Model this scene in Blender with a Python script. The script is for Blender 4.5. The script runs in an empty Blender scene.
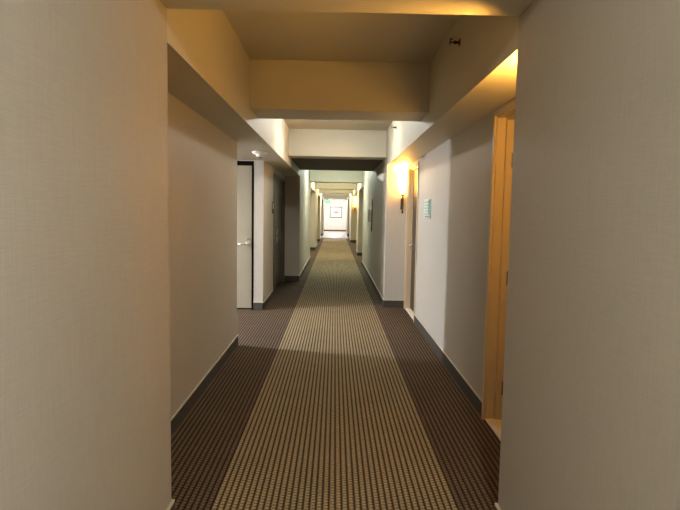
import bpy, bmesh, math, random
from mathutils import Vector, Matrix
random.seed(4)
SC = bpy.context.scene
COL = SC.collection

# ------------------------------------------------------------------ camera, world, exposure
cam_d = bpy.data.cameras.new('camera'); cam = bpy.data.objects.new('camera', cam_d); COL.objects.link(cam)
SC.camera = cam
cam_d.sensor_width = 36.0; cam_d.lens = 28.02; cam_d.clip_start = 0.02; cam_d.clip_end = 200
X = Vector((0.999812, -0.009366, 0.01697)); U = Vector((-0.016151, 0.081447, 0.996547)); F = Vector((0.010716, 0.996634, -0.08128))
m = Matrix((X, U, -F)).transposed().to_4x4(); m.translation = Vector((0, 0, 1.5)); cam.matrix_world = m

world = bpy.data.worlds.new('world'); SC.world = world; world.use_nodes = True
world.node_tree.nodes['Background'].inputs[0].default_value = (0.9, 0.95, 1, 1)
world.node_tree.nodes['Background'].inputs[1].default_value = 0.0
SC.view_settings.view_transform = 'Standard'; SC.view_settings.look = 'None'
SC.view_settings.gamma = 1; SC.view_settings.use_curve_mapping = False
SC.view_settings.exposure = 0.0

# light table: name -> (colour, watts)
WARM = (1.0, 0.56, 0.17); CREAM = (1.0, 0.90, 0.72); COOL = (0.86, 0.87, 1.0); GREENISH = (0.93, 1.0, 0.80)
# lit glass: colour, emission strength
L_ENTRY = ((1.0, 0.99, 0.94), 1020); L_BAY = ((1.0, 1.0, 0.93), 285); L_SIDE = ((0.82, 0.86, 1.0), 5600); L_MID = ((0.88, 1.0, 0.86), 540)
L_FAR1 = ((1.0, 0.93, 0.65), 850); L_FAR2 = ((1.0, 0.95, 0.60), 650); L_FAR3 = ((1.0, 0.95, 0.80), 1100); L_FAR_FILL = ((1.0, 0.95, 0.82), 480); L_LOBBY = ((0.94, 0.94, 1.0), 3300)
L_BULB = ((1.0, 0.50, 0.09), 650)
L_SCONCE = ((1.0, 0.50, 0.09), 62)


# ------------------------------------------------------------------ measured layout (metres)
A, B = -0.756, 0.803            # faces of the piers, left and right
WL, WR = -1.068, 1.122          # bay walls
ZS, ZB, ZC = 2.237, 2.378, 2.80 # soffit, beam underside, tray ceiling
BB = 0.112
Y0 = -3.4; YE = 41.0
XO = 1.45                       # outer face of side walls

# ------------------------------------------------------------------ materials
def mat(name):
    mt = bpy.data.materials.new(name); mt.use_nodes = True
    return mt, mt.node_tree, mt.node_tree.nodes['Principled BSDF']
def simple(name, rgb, rough=0.6, metal=0.0, vary=0.06, scale=30, bump=0.0, spec=0.4):
    mt, nt, b = mat(name)
    tc = nt.nodes.new('ShaderNodeTexCoord'); no = nt.nodes.new('ShaderNodeTexNoise')
    no.inputs['Scale'].default_value = scale; no.inputs['Detail'].default_value = 4
    nt.links.new(tc.outputs['Object'], no.inputs['Vector'])
    mx = nt.nodes.new('ShaderNodeMix'); mx.data_type = 'RGBA'
    mx.inputs[6].default_value = (*[c * (1 - vary) for c in rgb], 1); mx.inputs[7].default_value = (*[min(1, c * (1 + vary)) for c in rgb], 1)
    nt.links.new(no.outputs['Fac'], mx.inputs[0]); nt.links.new(mx.outputs[2], b.inputs['Base Color'])
    b.inputs['Roughness'].default_value = rough; b.inputs['Metallic'].default_value = metal
    b.inputs['Specular IOR Level'].default_value = spec
    if bump:
        bp = nt.nodes.new('ShaderNodeBump'); bp.inputs['Strength'].default_value = bump; bp.inputs['Distance'].default_value = 0.002
        nt.links.new(no.outputs['Fac'], bp.inputs['Height']); nt.links.new(bp.outputs[0], b.inputs['Normal'])
    return mt
def emis(name, rgb, strength):
    mt, nt, b = mat(name)
    b.inputs['Base Color'].default_value = (*rgb, 1); b.inputs['Emission Color'].default_value = (*rgb, 1)
    b.inputs['Emission Strength'].default_value = strength; b.inputs['Roughness'].default_value = 0.3
    return mt

def wallpaper(name, rgb):
    """woven vinyl wallcovering: fine vertical and horizontal threads, faint mottling"""
    mt, nt, b = mat(name); N = nt.nodes; L = nt.links
    tc = N.new('ShaderNodeTexCoord')
    def thread(sx, sy, sz):
        mp = N.new('ShaderNodeMapping'); mp.inputs['Scale'].default_value = (sx, sy, sz)
        L.new(tc.outputs['Object'], mp.inputs['Vector'])
        n = N.new('ShaderNodeTexNoise'); n.inputs['Scale'].default_value = 1.0; n.inputs['Detail'].default_value = 3
        L.new(mp.outputs[0], n.inputs['Vector']); return n.outputs['Fac']
    v = thread(260, 260, 9); h = thread(14, 14, 330); big = thread(1.3, 1.3, 0.7)
    a1 = N.new('ShaderNodeMath'); a1.operation = 'ADD'; L.new(v, a1.inputs[0]); L.new(h, a1.inputs[1])
    a2 = N.new('ShaderNodeMath'); a2.operation = 'MULTIPLY_ADD'; L.new(big, a2.inputs[0]); a2.inputs[1].default_value = 0.35; L.new(a1.outputs[0], a2.inputs[2])
    mr = N.new('ShaderNodeMapRange'); mr.inputs[1].default_value = 0.75; mr.inputs[2].default_value = 1.65; L.new(a2.outputs[0], mr.inputs[0])
    mx = N.new('ShaderNodeMix'); mx.data_type = 'RGBA'
    mx.inputs[6].default_value = (*[c * 0.90 for c in rgb], 1); mx.inputs[7].default_value = (*[c * 1.09 for c in rgb], 1)
    L.new(mr.outputs[0], mx.inputs[0]); L.new(mx.outputs[2], b.inputs['Base Color'])
    bp = N.new('ShaderNodeBump'); bp.inputs['Strength'].default_value = 0.25; bp.inputs['Distance'].default_value = 0.0015
    L.new(a1.outputs[0], bp.inputs['Height']); L.new(bp.outputs[0], b.inputs['Normal'])
    b.inputs['Roughness'].default_value = 0.62; b.inputs['Specular IOR Level'].default_value = 0.35
    return mt

def carpet():
    """looped carpet: ribs along the corridor, lighter runner in the middle, darker borders"""
    mt, nt, b = mat('ribbed_carpet'); N = nt.nodes; L = nt.links
    tc = N.new('ShaderNodeTexCoord'); sp = N.new('ShaderNodeSeparateXYZ'); L.new(tc.outputs['Object'], sp.inputs[0])
    def M(op, a, bb=None, c=None):
        n = N.new('ShaderNodeMath'); n.operation = op
        for i, q in enumerate((a, bb, c)):
            if q is None: continue
            if isinstance(q, (int, float)): n.inputs[i].default_value = q
            else: L.new(q, n.inputs[i])
        return n.outputs[0]
    x, y = sp.outputs[0], sp.outputs[1]
    nz = N.new('ShaderNodeTexNoise'); nz.inputs['Scale'].default_value = 95; nz.inputs['Detail'].default_value = 2
    L.new(tc.outputs['Object'], nz.inputs['Vector'])
    nf = N.new('ShaderNodeTexNoise'); nf.inputs['Scale'].default_value = 3.0; L.new(tc.outputs['Object'], nf.inputs['Vector'])
    P = 0.033
    ph = M('MULTIPLY', x, 2 * math.pi / P)
    rib = M('MULTIPLY_ADD', M('SINE', ph), 0.5, 0.5)                     # 0 groove .. 1 rib
    col = M('FLOOR', M('DIVIDE', x, P))
    yy = M('ADD', M('MULTIPLY', y, 2 * math.pi / 0.027), M('MULTIPLY', M('MODULO', col, 2.0), math.pi))
    yy = M('ADD', yy, M('MULTIPLY', nz.outputs['Fac'], 1.2))
    knot = M('MULTIPLY_ADD', M('SINE', yy), 0.5, 0.5)
    inside = M('MULTIPLY', M('GREATER_THAN', x, -0.595), M('LESS_THAN', x, 0.65))
    sharp = M('SMOOTH_MIN', M('MULTIPLY', rib, 1.5), 1.0, 0.2)
    hgt = M('MULTIPLY', sharp, M('MULTIPLY_ADD', M('POWER', knot, 0.7), 0.85, 0.22))
    hgt = M('MULTIPLY', hgt, M('MULTIPLY_ADD', nz.outputs['Fac'], 3.0, -0.45))
    def mix(f, c0, c1):
        mx = N.new('ShaderNodeMix'); mx.data_type = 'RGBA'; L.new(f, mx.inputs[0])
        for i, c in ((6, c0), (7, c1)):
            if isinstance(c, tuple): mx.inputs[i].default_value = (*c, 1)
            else: L.new(c, mx.inputs[i])
        return mx.outputs[2]
    runner = mix(hgt, RUN0, RUN1)
    border = mix(hgt, BOR0, BOR1)
    c = mix(inside, border, runner)
    hv = N.new('ShaderNodeHueSaturation'); L.new(c, hv.inputs['Color'])
    L.new(M('MULTIPLY_ADD', nf.outputs['Fac'], 0.3, 0.85), hv.inputs['Value'])
    L.new(hv.outputs[0], b.inputs['Base Color'])
    bp = N.new('ShaderNodeBump'); bp.inputs['Strength'].default_value = 0.5; bp.inputs['Distance'].default_value = 0.003
    L.new(hgt, bp.inputs['Height']); L.new(bp.outputs[0], b.inputs['Normal'])
    b.inputs['Roughness'].default_value = 0.95; b.inputs['Specular IOR Level'].default_value = 0.1
    return mt
RUN0, RUN1 = (0.028, 0.017, 0.007), (0.34, 0.265, 0.155)
BOR0, BOR1 = (0.012, 0.007, 0.004), (0.135, 0.095, 0.058)

M_WALL = wallpaper('woven_wallcovering', (0.41, 0.375, 0.31))
M_PAINT = simple('cream_paint', (0.52, 0.485, 0.385), 0.6, vary=0.03, scale=6, bump=0.05)
M_CARPET = carpet()
M_SHADECEIL = simple('ceiling_painted_shade', (0.07, 0.05, 0.03), 0.7, vary=0.05, scale=6)  # cream ceiling darkened in its base colour to stand for missing light
M_BASE = simple('dark_base', (0.045, 0.037, 0.027), 0.6, vary=0.25, scale=120)
M_BEAD = simple('pale_bead', (0.42, 0.37, 0.29), 0.5)
M_FRAME = simple('taupe_frame_paint', (0.52, 0.41, 0.26), 0.35, vary=0.03, scale=10)
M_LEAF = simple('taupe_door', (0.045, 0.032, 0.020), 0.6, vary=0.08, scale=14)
M_SLEAF = simple('beige_door', (0.27, 0.235, 0.165), 0.5, vary=0.03, scale=8)
M_BLACK = simple('black_frame', (0.004, 0.0035, 0.003), 0.9, spec=0.05)
M_DLEAF = simple('dark_brown_door', (0.085, 0.068, 0.048), 0.4, vary=0.1, scale=12)
M_STONE = simple('pale_threshold', (0.74, 0.66, 0.52), 0.35, vary=0.08, scale=40)
M_STEEL = simple('brushed_steel', (0.62, 0.60, 0.56), 0.25, 1.0, scale=90)
M_BRONZE = simple('dark_bronze', (0.10, 0.055, 0.025), 0.4, 0.8)
M_WHITE = simple('white_plastic', (0.82, 0.81, 0.80), 0.35, vary=0.02)
M_DARKP = simple('dark_plastic', (0.03, 0.03, 0.035), 0.3)
M_GREEN = simple('green_panel', (0.03, 0.24, 0.16), 0.4)
M_MINT = simple('pale_mint_panel', (0.52, 0.56, 0.50), 0.4)
M_PRINT = simple('grey_print', (0.16, 0.19, 0.18), 0.5)
M_SHADE = emis('lit_glass_shade', L_SCONCE[0], L_SCONCE[1])
M_BULB = emis('lit_bulb', L_BULB[0], L_BULB[1])
M_DOME = emis('lit_dome_glass', (1.0, 0.9, 0.75), 3.0)
M_EXITG = emis('lit_green', (0.02, 0.75, 0.25), 0.9); M_EXITG.node_tree.nodes['Principled BSDF'].inputs['Base Color'].default_value = (0.0, 0.12, 0.05, 1)
M_EXITW = emis('lit_white_letters', (0.8, 1.0, 0.85), 1.6)
M_MAT = simple('picture_mount', (0.42, 0.40, 0.37), 0.6)
M_PFRAME = simple('picture_frame', (0.03, 0.025, 0.02), 0.4)
def art():
    mt, nt, b = mat('picture_print'); N = nt.nodes; L = nt.links
    tc = N.new('ShaderNodeTexCoord'); mp = N.new('ShaderNodeMapping'); mp.inputs['Scale'].default_value = (3.4, 1, 9); L.new(tc.outputs['Object'], mp.inputs[0])
    g = N.new('ShaderNodeTexGradient'); g.gradient_type = 'SPHERICAL'; L.new(mp.outputs[0], g.inputs[0])
    n = N.new('ShaderNodeTexNoise'); n.inputs['Scale'].default_value = 9; L.new(tc.outputs['Object'], n.inputs[0])
    mu = N.new('ShaderNodeMath'); mu.operation = 'MULTIPLY'; L.new(g.outputs['Fac'], mu.inputs[0]); L.new(n.outputs['Fac'], mu.inputs[1])
    cr = N.new('ShaderNodeValToRGB'); cr.color_ramp.elements[0].position = 0.0; cr.color_ramp.elements[0].color = (0.45, 0.41, 0.37, 1)
    cr.color_ramp.elements[1].position = 0.28; cr.color_ramp.elements[1].color = (0.50, 0.13, 0.07, 1)
    L.new(mu.outputs[0], cr.inputs[0]); L.new(cr.outputs[0], b.inputs['Base Color']); b.inputs['Roughness'].default_value = 0.4
    return mt
M_ART = art()

# ------------------------------------------------------------------ helpers
def bx(bm, x0, x1, y0, y1, z0, z1):
    vs = [bm.verts.new((x, y, z)) for z in (z0, z1) for y in (y0, y1) for x in (x0, x1)]
    for f in ((0, 2, 3, 1), (4, 5, 7, 6), (0, 1, 5, 4), (2, 6, 7, 3), (0, 4, 6, 2), (1, 3, 7, 5)):
        bm.faces.new([vs[i] for i in f])
def lathe(bm, prof, axis='Z', c=(0, 0, 0), n=28, scale=(1, 1)):
    rings = []
    for r, h in prof:
        ring = []
        for i in range(n):
            t = 2 * math.pi * i / n; p, q = r * math.cos(t) * scale[0], r * math.sin(t) * scale[1]
            v = {'Z': (p, q, h), 'Y': (p, h, q), 'X': (h, p, q)}[axis]
            ring.append(bm.verts.new((c[0] + v[0], c[1] + v[1], c[2] + v[2])))
        rings.append(ring)
    for a, b_ in zip(rings, rings[1:]):
        for i in range(n):
            bm.faces.new((a[i], a[(i + 1) % n], b_[(i + 1) % n], b_[i]))
    bm.faces.new(rings[0][::-1]); bm.faces.new(rings[-1])
def tube(bm, pts, r, n=10):
    pts = [Vector(p) for p in pts]; rings = []
    for i, p in enumerate(pts):
        t = ((pts[min(i + 1, len(pts) - 1)] - p).normalized() + (p - pts[max(i - 1, 0)]).normalized()).normalized()
        u = t.orthogonal().normalized() if not rings else (pu - t * pu.dot(t)).normalized()
        pu = u; w = t.cross(u)
        rings.append([bm.verts.new(p + (u * math.cos(2 * math.pi * k / n) + w * math.sin(2 * math.pi * k / n)) * r) for k in range(n)])
    for a, b_ in zip(rings, rings[1:]):
        for i in range(n): bm.faces.new((a[i], a[(i + 1) % n], b_[(i + 1) % n], b_[i]))
    bm.faces.new(rings[0][::-1]); bm.faces.new(rings[-1])
def obj(name, bm, mt, parent=None, bevel=0.0, smooth=False, kind=None, seg=2):
    bmesh.ops.recalc_face_normals(bm, faces=bm.faces[:])
    me = bpy.data.meshes.new(name); bm.to_mesh(me); bm.free(); me.materials.append(mt)
    o = bpy.data.objects.new(name, me); COL.objects.link(o)
    if parent: o.parent = parent
    if bevel:
        md = o.modifiers.new('bevel', 'BEVEL'); md.width = bevel; md.segments = seg; md.limit_method = 'ANGLE'; md.angle_limit = math.radians(40)
    if smooth:
        for p in me.polygons: p.use_smooth = True
    if kind: o['kind'] = kind
    return o
def boxes(name, lst, mt, parent=None, bevel=0.0, kind=None):
    bm = bmesh.new()
    for b_ in lst: bx(bm, *b_)
    return obj(name, bm, mt, parent, bevel, kind=kind)
def struct(name, lst, mt, bevel=0.0): return boxes(name, lst, mt, None, bevel, 'structure')
def thing(name, label, cat, loc, group=None, rz=0.0, kind=None):
    o = bpy.data.objects.new(name, None); COL.objects.link(o); o.location = loc; o.rotation_euler = (0, 0, rz); o.empty_display_size = 0.1
    if kind: o['kind'] = kind
    if label: o['label'] = label
    if cat: o['category'] = cat
    if group: o['group'] = group
    return o
def dup(root, loc, label, rz=None):
    r = root.copy(); COL.objects.link(r); r.location = loc; r['label'] = label
    if rz is not None: r.rotation_euler = (0, 0, rz)
    for ch in list(root.children):
        c = ch.copy(); COL.objects.link(c); c.parent = r
        for g in list(ch.children):
            d = g.copy(); COL.objects.link(d); d.parent = c
    return r
def lamp(name, loc, spec, parent=None, radius=0.07):
    l = bpy.data.lights.new(name, 'POINT'); l.color = spec[0]; l.energy = spec[1]; l.shadow_soft_size = radius
    o = bpy.data.objects.new(name, l); COL.objects.link(o); o.location = loc
    if parent: o.parent = parent
    return o

# ------------------------------------------------------------------ the shell
SX = -6.2; SY0, SY1 = 5.80, 7.93          # side passage on the left
TOP = 3.0; T_ = 0.013
floor = struct('floor', [(-8, 8, Y0, 42, -0.12, 0)], M_CARPET)
M_TILE = simple('pale_lobby_floor', (0.20, 0.155, 0.10), 0.6, vary=0.06, scale=4)
struct('floor_lobby', [(-4, 4, 36.4, YE, 0, 0.004), (A + T_, B - T_, 30.0, 36.4, 0, 0.004)], M_TILE)
ceiling = struct('ceiling', [(-1.5, 1.5, Y0, 36.4, ZC, TOP + 0.1)], M_PAINT)

# left side: (y0, y1, inner x)
LSEG = [(Y0, 2.422, A), (2.422, SY0, WL)]
LSEG2 = [(SY1, 11.33, WL), (11.33, 16.4, A), (16.4, 20.5, WL), (20.5, 22.9, A), (22.9, 26.7, WL), (26.7, 29.6, A), (29.6, 33.2, WL), (33.2, 36.4, A)]
RSEG = [(Y0, 2.422, B), (2.422, 8.32, WR), (8.32, 15.2, B), (15.2, 18.2, WR), (18.2, 19.4, B), (19.4, 26.3, WR), (26.3, 29.6, B), (29.6, 33.2, WR), (33.2, 36.4, B)]
DD0, DD1 = 9.26, 11.16                     # double door on the left
RD1 = (2.78, 3.76); RD2 = (7.20, 8.20)     # doors on the right
DHR = 2.19
DH = 2.12                                  # head of the door openings
SD = (-2.19, -1.211, 2.227)                # side door opening (x0, x1, head)
def left_boxes(segs, openings=()):
    out = []
    for y0, y1, x in segs:
        cut = [o for o in openings if y0 <= o[0] and o[1] <= y1]
        top = TOP if x == A else ZS
        y = y0
        for o in cut:
            out.append((-XO, x, y, o[0], 0, top)); out.append((-XO, x, o[0], o[1], o[2], top)); y = o[1]
        out.append((-XO, x, y, y1, 0, top))
    return out
def right_boxes(segs, openings=()):
    out = []
    for y0, y1, x in segs:
        cut = [o for o in openings if y0 <= o[0] and o[1] <= y1]
        top = TOP if x == B else ZS
        y = y0
        for o in cut:
            out.append((x, XO, y, o[0], 0, top)); out.append((x, XO, o[0], o[1], o[2], top)); y = o[1]
        out.append((x, XO, y, y1, 0, top))
    return out
lb = left_boxes(LSEG) + [(SD[1], WL, SY1, 8.2, 0, ZS)] + left_boxes([(8.2, 11.33, WL)] + LSEG2[1:], [(DD0, DD1, DH)])
struct('wall_left', lb, M_WALL)
struct('wall_right', right_boxes(RSEG, [(RD1[0], RD1[1], DHR), (RD2[0], RD2[1], DHR)]), M_WALL)
struct('wall_passage_front', [(SX, -XO, SY0 - 0.25, SY0, 0, ZS)], M_WALL)
struct('wall_passage_back', [(SX, SD[0], SY1, SY1 + 0.25, 0, ZS), (SD[0], SD[1], SY1, SY1 + 0.25, SD[2], ZS)] , M_WALL)
struct('wall_passage_end', [(SX - 0.2, SX, SY0 - 0.25, SY1 + 0.25, 0, ZS)], M_WALL)
struct('wall_back', [(-XO, XO, Y0 - 0.2, Y0, 0, TOP)], M_WALL)
# lobby at the far end
struct('wall_lobby', [(-4, 4, YE, YE + 0.2, 0, TOP), (-4.2, -4, 36.4, YE, 0, TOP), (4, 4.2, 36.4, YE, 0, TOP), (-4, -XO, 36.2, 36.4, 0, TOP), (XO, 4, 36.2, 36.4, 0, TOP)], M_WALL)
struct('ceiling_lobby', [(-4, 4, 36.4, YE, 2.62, TOP)], M_PAINT)
# soffits
def soffits(segs, side):
    out = []
    for y0, y1, x in segs:
        if side < 0 and x == WL: out.append((-XO, A, y0, y1, ZS, TOP))
        if side > 0 and x == WR: out.append((B, XO, y0, y1, ZS, TOP))
    return out
struct('trim_1', [(-XO, A, 2.422, 11.33, ZS, TOP)] + soffits(LSEG2[2:], -1), M_PAINT)
struct('trim_2', soffits(RSEG, 1), M_PAINT)
struct('ceiling_passage', [(SX, -XO, SY0 - 0.25, SY1 + 0.25, ZS, TOP)], M_PAINT)
# beams across
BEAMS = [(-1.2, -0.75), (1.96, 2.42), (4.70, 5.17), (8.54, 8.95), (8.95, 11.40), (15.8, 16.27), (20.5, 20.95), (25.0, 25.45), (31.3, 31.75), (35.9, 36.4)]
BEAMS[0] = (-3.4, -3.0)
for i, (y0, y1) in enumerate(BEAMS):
    struct('trim_%d' % (i + 3), [(A, B, y0, y1, ZB if i < 9 else 2.36, ZC)], M_SHADECEIL if i == 4 else M_PAINT, 0.004)

# baseboards
T = 0.012
def base(name, runs):
    """runs: ('x', x, dir, y0, y1) on a wall of constant x, ('y', y, dir, x0, x1) on a wall of constant y"""
    a, b_ = [], []
    for k, p, d, q0, q1 in runs:
        lo, hi = (p, p + T) if d > 0 else (p - T, p)
        l2, h2 = (p, p + T + 0.003) if d > 0 else (p - T - 0.003, p)
        if k == 'x': a.append((lo, hi, q0, q1, 0, BB)); b_.append((l2, h2, q0, q1, BB, BB + 0.004))
        else: a.append((q0, q1, lo, hi, 0, BB)); b_.append((q0, q1, l2, h2, BB, BB + 0.004))
    o = boxes(name, a, M_BASE, kind='structure'); boxes('cap_bead', b_, M_BEAD, o)
    return o
lr = [('x', A, 1, Y0, 2.422), ('y', 2.422, 1, WL, A + T), ('x', WL, 1, 2.434, SY0 + T), ('x', WL, 1, SY1 - T, DD0 - 0.035), ('x', WL, 1, DD1 + 0.035, 11.33), ('y', 11.33, -1, WL, A + T), ('x', A, 1, 11.33, 16.4),
      ('y', 20.5, -1, WL, A + T), ('x', A, 1, 20.5, 22.9), ('x', WL, 1, 16.4, 20.49), ('x', WL, 1, 22.9, 26.69), ('y', 26.7, -1, WL, A + T), ('x', A, 1, 26.7, 29.6), ('x', WL, 1, 29.6, 33.19), ('y', 33.2, -1, WL, A + T), ('x', A, 1, 33.2, 36.4)]
base('baseboard_left', lr)
rr = [('x', B, -1, Y0, 2.422), ('y', 2.422, 1, B - T, WR), ('x', WR, -1, 3.795, 7.165), ('y', 8.32, -1, B - T, WR), ('x', B, -1, 8.32, 15.2), ('x', WR, -1, 15.2, 18.19), ('y', 18.2, -1, B - T, WR),
      ('x', B, -1, 18.2, 19.4), ('x', WR, -1, 19.4, 26.29), ('y', 26.3, -1, B - T, WR), ('x', B, -1, 26.3, 29.6), ('x', WR, -1, 29.6, 33.19), ('y', 33.2, -1, B - T, WR), ('x', B, -1, 33.2, 36.4)]
base('baseboard_right', rr)
base('baseboard_passage', [('y', SY1, -1, SD[1], WL + T), ('y', SY1, -1, SX, SD[0]), ('y', SY0, 1, SX, WL)])
base('baseboard_back', [('y', YE, -1, -4, 4)])

# ------------------------------------------------------------------ doors
def lever(parent, y, z, x, s, d):
    """s: side of wall normal (+1 points +x); d: direction the lever runs along y"""
    bm = bmesh.new(); bx(bm, min(x, x + s * 0.012), max(x, x + s * 0.012), y - 0.03, y + 0.03, z - 0.13, z + 0.13)
    obj('lock_plate', bm, M_STEEL, parent, 0.005)
    bm = bmesh.new()
    tube(bm, [(x + s * 0.008, y, z), (x + s * 0.05, y, z), (x + s * 0.062, y + d * 0.012, z), (x + s * 0.062, y + d * 0.12, z - 0.004)], 0.011)
    obj('lever_handle', bm, M_STEEL, parent, smooth=True)
def wall_door(n, y0, y1, wx, s, head, leafm, framem, casing=0.035, double=False, sill=True, hinge=1, depth=0.115):
    """wx wall face; s=+1: wall is to +x (right side), opening recedes towards +x"""
    root = bpy.data.objects.new('door_%d' % n, None); COL.objects.link(root); root.location = (wx, (y0 + y1) / 2, 0)
    root['kind'] = 'structure'
    def L_(x0, x1, a, b_, z0, z1):
        xa, xb = (x0, x1) if s > 0 else (-x1, -x0)
        return (xa, xb, a - (y0 + y1) / 2, b_ - (y0 + y1) / 2, z0, z1)
    j = 0.028
    fr = [L_(-0.016, 0.0, y0 - casing, y0 + 0.004, 0, head + casing * 0.7), L_(-0.016, 0.0, y1 - 0.004, y1 + casing, 0, head + casing * 0.7), L_(-0.016, 0.0, y0 + 0.004, y1 - 0.004, head - 0.004, head + casing * 0.7)]
    boxes('casing', fr, framem, root, 0.003)
    jm = []
    for xa, xb, k in ((0, depth * 0.5, 0.018), (depth * 0.5, depth * 0.5 + 0.006, 0.012), (depth * 0.5 + 0.006, 0.20, 0.034)):
        jm += [L_(xa, xb, y0, y0 + k, 0, head), L_(xa, xb, y1 - k, y1, 0, head), L_(xa, xb, y0 + k, y1 - k, head - k, head)]
    j = 0.034
    boxes('jamb', jm, framem, root, 0.002)
    if double:
        mid = (y0 + y1) / 2
        leaves = [(y0 + j + 0.003, mid - 0.002, 1), (mid + 0.002, y1 - j - 0.003, 0)]
    else:
        leaves = [(y0 + j + 0.003, y1 - j - 0.003, 0)]
    for a, b_, k in leaves:
        lf = boxes('door_leaf', [L_(depth, depth + 0.043, a, b_, 0.022, head - j - 0.003)], leafm, root, 0.002)
        xx = depth * s
        if double: hy = (b_ - 0.09) if k else (a + 0.09)
        else: hy = a + 0.09 if hinge > 0 else b_ - 0.09
        d = 1 if (hy < (a + b_) / 2) else -1
        lever(lf, hy - (y0 + y1) / 2, 1.02, xx, -s, d)
        hh = (b_ if d > 0 else a) - (y0 + y1) / 2
        bm = bmesh.new()
        for hz in (0.25, 1.05, 1.88): lathe(bm, [(0.008, hz - 0.05), (0.008, hz + 0.05)], 'Z', (xx - s * 0.006, hh, 0), 10)
        obj('hinge', bm, M_STEEL, lf)
    if sill: boxes('threshold', [L_(0.0, 0.25, y0 + 0.002, y1 - 0.002, 0.0, 0.014)], M_STONE, root, 0.003)
    # rear of the opening
    boxes('backing', [L_(0.20, 0.22, y0, y1, 0.0, head)], M_DARKP, root)
    return root
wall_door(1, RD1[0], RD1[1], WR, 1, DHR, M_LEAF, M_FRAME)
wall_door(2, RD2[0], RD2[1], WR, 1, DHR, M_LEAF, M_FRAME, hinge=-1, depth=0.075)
wall_door(3, DD0, DD1, WL, -1, DH, M_DLEAF, M_DLEAF, double=True, sill=False, depth=0.05)
# black framed door at the far side of the side passage
x0, x1, hd = SD
root = bpy.data.objects.new('door_4', None); COL.objects.link(root); root.location = ((x0 + x1) / 2, SY1, 0); root['kind'] = 'structure'
cx = (x0 + x1) / 2; w = (x1 - x0) / 2
boxes('door_frame', [(-w, -w + 0.03, -0.004, 0.16, 0, hd), (w - 0.03, w, -0.004, 0.16, 0, hd), (-w + 0.03, w - 0.03, -0.004, 0.16, hd - 0.06, hd)], M_BLACK, root, 0.002)
lf = boxes('door_leaf', [(-w + 0.036, w - 0.034, 0.02, 0.064, 0.022, hd - 0.066)], M_SLEAF, root, 0.002)
bm = bmesh.new(); lathe(bm, [(0.03, 0.006), (0.03, 0.022)], 'Y', (w - 0.098, 0, 1.0)); bmesh.ops.transform(bm, matrix=Matrix.Identity(4), verts=bm.verts[:]); obj('rosette', bm, M_STEEL, lf, 0.003, True)
bm = bmesh.new(); lathe(bm, [(0.016, 0.006), (0.016, 0.022)], 'Y', (w - 0.09, 0, 1.07), 16); obj('lock_cylinder', bm, M_STEEL, lf)
bm = bmesh.new(); tube(bm, [(w - 0.098, 0.01, 1.0), (w - 0.098, -0.035, 1.0), (w - 0.11, -0.048, 1.0), (w - 0.235, -0.048, 0.998)], 0.012); obj('lever_handle', bm, M_STEEL, lf, smooth=True)
boxes('backing', [(-w, w, 0.18, 0.2, 0, hd)], M_DARKP, root)

# ------------------------------------------------------------------ light fittings
def dome_light(label, loc, spec):
    t = thing('ceiling_light', label, 'ceiling light', loc, 'round flush ceiling lights along the corridor')
    bm = bmesh.new(); lathe(bm, [(0.125, 0.0), (0.125, -0.012), (0.118, -0.015)], 'Z'); obj('base_ring', bm, M_WHITE, t)
    bm = bmesh.new(); lathe(bm, [(0.110, -0.0155), (0.104, -0.035), (0.085, -0.055), (0.05, -0.068), (0.01, -0.073)], 'Z', n=20)
    obj('glass_dome', bm, emis('lit_dome_glass', spec[0], spec[1]), t, smooth=True)
    return t
dome_light('round flush ceiling light in the nearest ceiling tray behind the viewer', (0.30, -0.8, ZC), L_ENTRY)
dome_light('round flush ceiling light in the bright ceiling tray behind the second beam', (0.0, 7.15, ZC), L_BAY)
dome_light('round flush ceiling light on the low ceiling of the left side passage', (-4.6, 6.70, ZS), L_SIDE)
dome_light('round flush ceiling light in the tray past the dark dropped ceiling', (0.0, 14.1, ZC), L_MID)
dome_light('round flush ceiling light in the tray between the fourth and fifth beams', (0.0, 18.4, ZC), L_FAR1)
dome_light('round flush ceiling light in the tray between the fifth and sixth beams', (0.0, 23.0, ZC), L_FAR2)
dome_light('round flush ceiling light in the long far tray before the lobby', (0.0, 28.4, ZC), L_FAR3)
dome_light('added unseen ceiling light brightening the last tray, just before the exit sign', (0.0, 33.8, ZC), L_FAR_FILL)  # extra dome, added to brighten the dim walls at the last portal
dome_light('round flush ceiling light in the bright lobby at the corridor end', (0.0, 38.6, 2.62), L_LOBBY)

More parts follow.
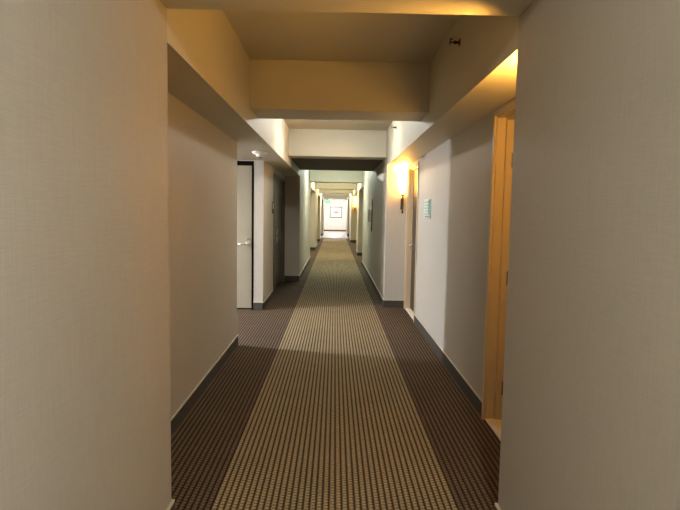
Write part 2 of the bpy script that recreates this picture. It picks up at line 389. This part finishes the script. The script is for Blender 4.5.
def sconce(label, loc, facing):
    """wall at local y=0, fitting towards -y (facing=-1) or +y (+1)"""
    t = thing('wall_sconce', label, 'wall lamp', loc, 'torch wall lamps on the corridor piers')
    f = facing
    bm = bmesh.new(); bx(bm, -0.022, 0.022, min(0, f * 0.014), max(0, f * 0.014), 0.02, 0.20); obj('wall_plate', bm, M_BRONZE, t, 0.004)
    bm = bmesh.new(); tube(bm, [(0, f * 0.012, 0.15), (0, f * 0.075, 0.15)], 0.008); obj('bracket_arm', bm, M_BRONZE, t, smooth=True)
    bm = bmesh.new(); lathe(bm, [(0.004, -0.04), (0.016, -0.03), (0.018, -0.015), (0.009, 0.0), (0.010, 0.23), (0.030, 0.245), (0.034, 0.262)], 'Z', (0, f * 0.085, 0), 20); obj('torch_rod', bm, M_BRONZE, t, smooth=True)
    bm = bmesh.new(); lathe(bm, [(0.026, 0.262), (0.040, 0.34), (0.056, 0.48), (0.066, 0.60), (0.062, 0.602), (0.054, 0.48), (0.02, 0.28)], 'Z', (0, f * 0.085, 0), 28); obj('lamp_shade', bm, M_SHADE, t, smooth=True)
    bm = bmesh.new(); lathe(bm, [(0.052, 0.575), (0.059, 0.590), (0.056, 0.606), (0.040, 0.614), (0.015, 0.618)], 'Z', (0, f * 0.085, 0), 24); obj('bulb', bm, M_BULB, t, smooth=True)
    return t
sconce('glowing torch-shaped wall lamp beside the right-hand door under the soffit', (1.045, 8.32, 1.53), -1)
sconce('glowing torch-shaped wall lamp on the hidden far side of the nearest right pier', (0.985, 2.422, 1.50), 1)
sconce('small distant glowing wall lamp in the far right recess', (0.99, 26.3, 1.53), -1)

# ------------------------------------------------------------------ small fixtures
def sprinkler(label, loc, s, rz=0.0):
    t = thing('sprinkler_head', label, 'sprinkler', loc, 'sidewall sprinkler heads', rz)
    bm = bmesh.new(); lathe(bm, [(0.030, 0.0), (0.030, s * 0.004), (0.014, s * 0.010)], 'X', (0, 0, 0), 20); obj('escutcheon', bm, M_BRONZE, t)
    bm = bmesh.new(); lathe(bm, [(0.011, 0), (0.011, s * 0.035), (0.016, s * 0.036), (0.016, s * 0.044), (0.006, s * 0.05)], 'X', (0, 0, 0), 14)
    tube(bm, [(s * 0.042, 0.012, 0), (s * 0.06, 0.014, 0), (s * 0.08, 0.003, 0)], 0.003, 6); tube(bm, [(s * 0.042, -0.012, 0), (s * 0.06, -0.014, 0), (s * 0.08, -0.003, 0)], 0.003, 6)
    obj('nozzle_frame', bm, M_BRONZE, t)
    bm = bmesh.new(); bx(bm, min(s * 0.078, s * 0.082), max(s * 0.078, s * 0.082), -0.018, 0.018, -0.020, 0.026); bx(bm, min(s * 0.058, s * 0.08), max(s * 0.058, s * 0.08), -0.016, 0.016, 0.024, 0.028); obj('deflector', bm, M_BRONZE, t)
    t.scale = (0.8, 0.8, 0.8)
    return t
sprinkler('small dark sprinkler head on the right fascia of the nearest shadowed ceiling tray', (B, 3.58, 2.625), -1)
sprinkler('tiny sprinkler head on the bright white right fascia behind the second beam', (B, 7.2, 2.64), -1)
sprinkler('tiny dark sprinkler head on the far left pier past the green-lit bay', (-0.86, 20.5, 2.29), -1, math.pi / 2)

# ceiling detector in the passage mouth
t = thing('smoke_detector', 'white round detector with a lens, on the low ceiling at the left passage mouth', 'smoke detector', (-0.955, 6.78, ZS))
bm = bmesh.new(); lathe(bm, [(0.105, 0), (0.105, -0.012), (0.085, -0.030), (0.06, -0.034)], 'Z', n=36); obj('base', bm, M_WHITE, t, smooth=False)
bm = bmesh.new(); lathe(bm, [(0.055, -0.0342), (0.052, -0.056), (0.030, -0.064)], 'Z', n=28); obj('sensor_cap', bm, M_WHITE, t)
bm = bmesh.new(); lathe(bm, [(0.022, -0.0642), (0.018, -0.072), (0.006, -0.076)], 'Z', n=20); obj('lens', bm, M_DARKP, t, smooth=True)

# white alarm on the right wall under the dropped ceiling
t = thing('alarm_strobe', 'white wall alarm high on the dark right wall beyond the glowing lamp', 'alarm', (B, 8.80, 2.075))
boxes('back_plate', [(-0.02, 0, -0.08, 0.08, -0.07, 0.07)], M_WHITE, t, 0.006)
bm = bmesh.new(); lathe(bm, [(0.068, -0.02), (0.062, -0.05), (0.045, -0.085), (0.02, -0.10)], 'X', n=24); obj('horn_cover', bm, M_WHITE, t, smooth=True)
boxes('flash_lens', [(-0.108, -0.098, -0.02, 0.02, -0.015, 0.015)], M_MINT, t, 0.003)

# floor plan sign on the right wall
t = thing('room_sign', 'pale wall sign with a green side bar on the right wall', 'sign', (WR, 6.42, 1.555))
W2, H2 = 0.215, 0.115
boxes('panel', [(-0.010, 0, -W2, W2, -H2, H2)], M_MINT, t, 0.003)
boxes('green_bar', [(-0.013, -0.0101, -W2 + 0.035, -W2 + 0.115, -H2 + 0.045, H2 - 0.008)], M_GREEN, t)
bm = bmesh.new()
for k in range(5):
    z = H2 - 0.035 - k * 0.036; bx(bm, -0.0115, -0.0101, -W2 + 0.14, W2 - 0.03 - 0.04 * (k % 2), z - 0.005, z + 0.005)
obj('printed_lines', bm, M_PRINT, t)
boxes('lower_bar', [(-0.012, -0.0101, -W2 + 0.05, W2 - 0.07, -H2 + 0.012, -H2 + 0.030)], M_PRINT, t)

# small room number plate on the left beside the double door
t = thing('number_plate', 'narrow upright number plate on the left wall just before the dark double door', 'sign', (WL, 9.08, 1.55))
boxes('plate', [(0, 0.010, -0.07, 0.07, -0.10, 0.10)], M_LEAF, t, 0.003)
boxes('inlay', [(0.0101, 0.012, -0.055, 0.055, -0.02, 0.085)], M_MINT, t)

# call panel on the right wall in the dark zone
t = thing('call_panel', 'tall dark framed panel with steel plates on the shaded right wall', 'panel', (B, 11.5, 0))
boxes('frame', [(-0.018, 0, -0.13, 0.13, 1.09, 1.78)], M_DARKP, t, 0.004)
boxes('upper_plate', [(-0.026, -0.0181, -0.12, 0.12, 1.30, 1.76)], M_STEEL, t, 0.003)
boxes('lower_plate', [(-0.022, -0.0181, -0.10, 0.10, 1.13, 1.24)], M_DARKP, t, 0.003)
t = thing('card_holder', 'bright white box sticking out just in front of the tall dark panel', 'box', (B, 11.95, 1.29))
boxes('case', [(-0.06, 0, -0.08, 0.08, 0.0, 0.27)], M_WHITE, t, 0.006)
boxes('slot_plate', [(-0.063, -0.0601, -0.05, 0.05, 0.05, 0.12)], M_STEEL, t)

# framed picture on the lobby wall
t = thing('framed_picture', 'landscape framed picture with a red motif on the bright end wall', 'picture', (0.075, YE, 1.46))
w_, h_ = 0.47, 0.42
boxes('frame', [(-w_, w_, -0.03, -0.001, h_ - 0.05, h_), (-w_, w_, -0.03, -0.001, -h_, -h_ + 0.05), (-w_, -w_ + 0.05, -0.03, -0.001, -h_ + 0.05, h_ - 0.05), (w_ - 0.05, w_, -0.03, -0.001, -h_ + 0.05, h_ - 0.05)], M_PFRAME, t, 0.004)
boxes('mount', [(-w_ + 0.05, w_ - 0.05, -0.016, -0.004, -h_ + 0.05, h_ - 0.05)], M_MAT, t)
boxes('print', [(-w_ + 0.13, w_ - 0.13, -0.018, -0.0161, -h_ + 0.13, h_ - 0.13)], M_ART, t)

# exit sign under the last beam
t = thing('exit_sign', 'lit green exit sign hanging at the far end of the corridor', 'sign', (-0.52, 35.85, 2.19))
boxes('housing', [(-0.17, 0.17, -0.02, 0.02, -0.11, 0.10)], M_EXITG, t, 0.004)
boxes('bracket', [(-0.03, 0.03, -0.01, 0.01, 0.1005, 0.17)], M_DARKP, t)
cu = bpy.data.curves.new('letters', 'FONT'); cu.body = 'EXIT'; cu.size = 0.15; cu.align_x = 'CENTER'; cu.align_y = 'CENTER'; cu.extrude = 0.002
to = bpy.data.objects.new('letters', cu); me = None
COL.objects.link(to); bpy.context.view_layer.update()
me = bpy.data.meshes.new_from_object(to.evaluated_get(bpy.context.evaluated_depsgraph_get())); bpy.data.objects.remove(to)
lt = bpy.data.objects.new('letters', me); COL.objects.link(lt); me.materials.clear(); me.materials.append(M_EXITW)
lt.rotation_euler = (math.pi / 2, 0, 0); lt.location = (0, -0.023, 0); lt.parent = t
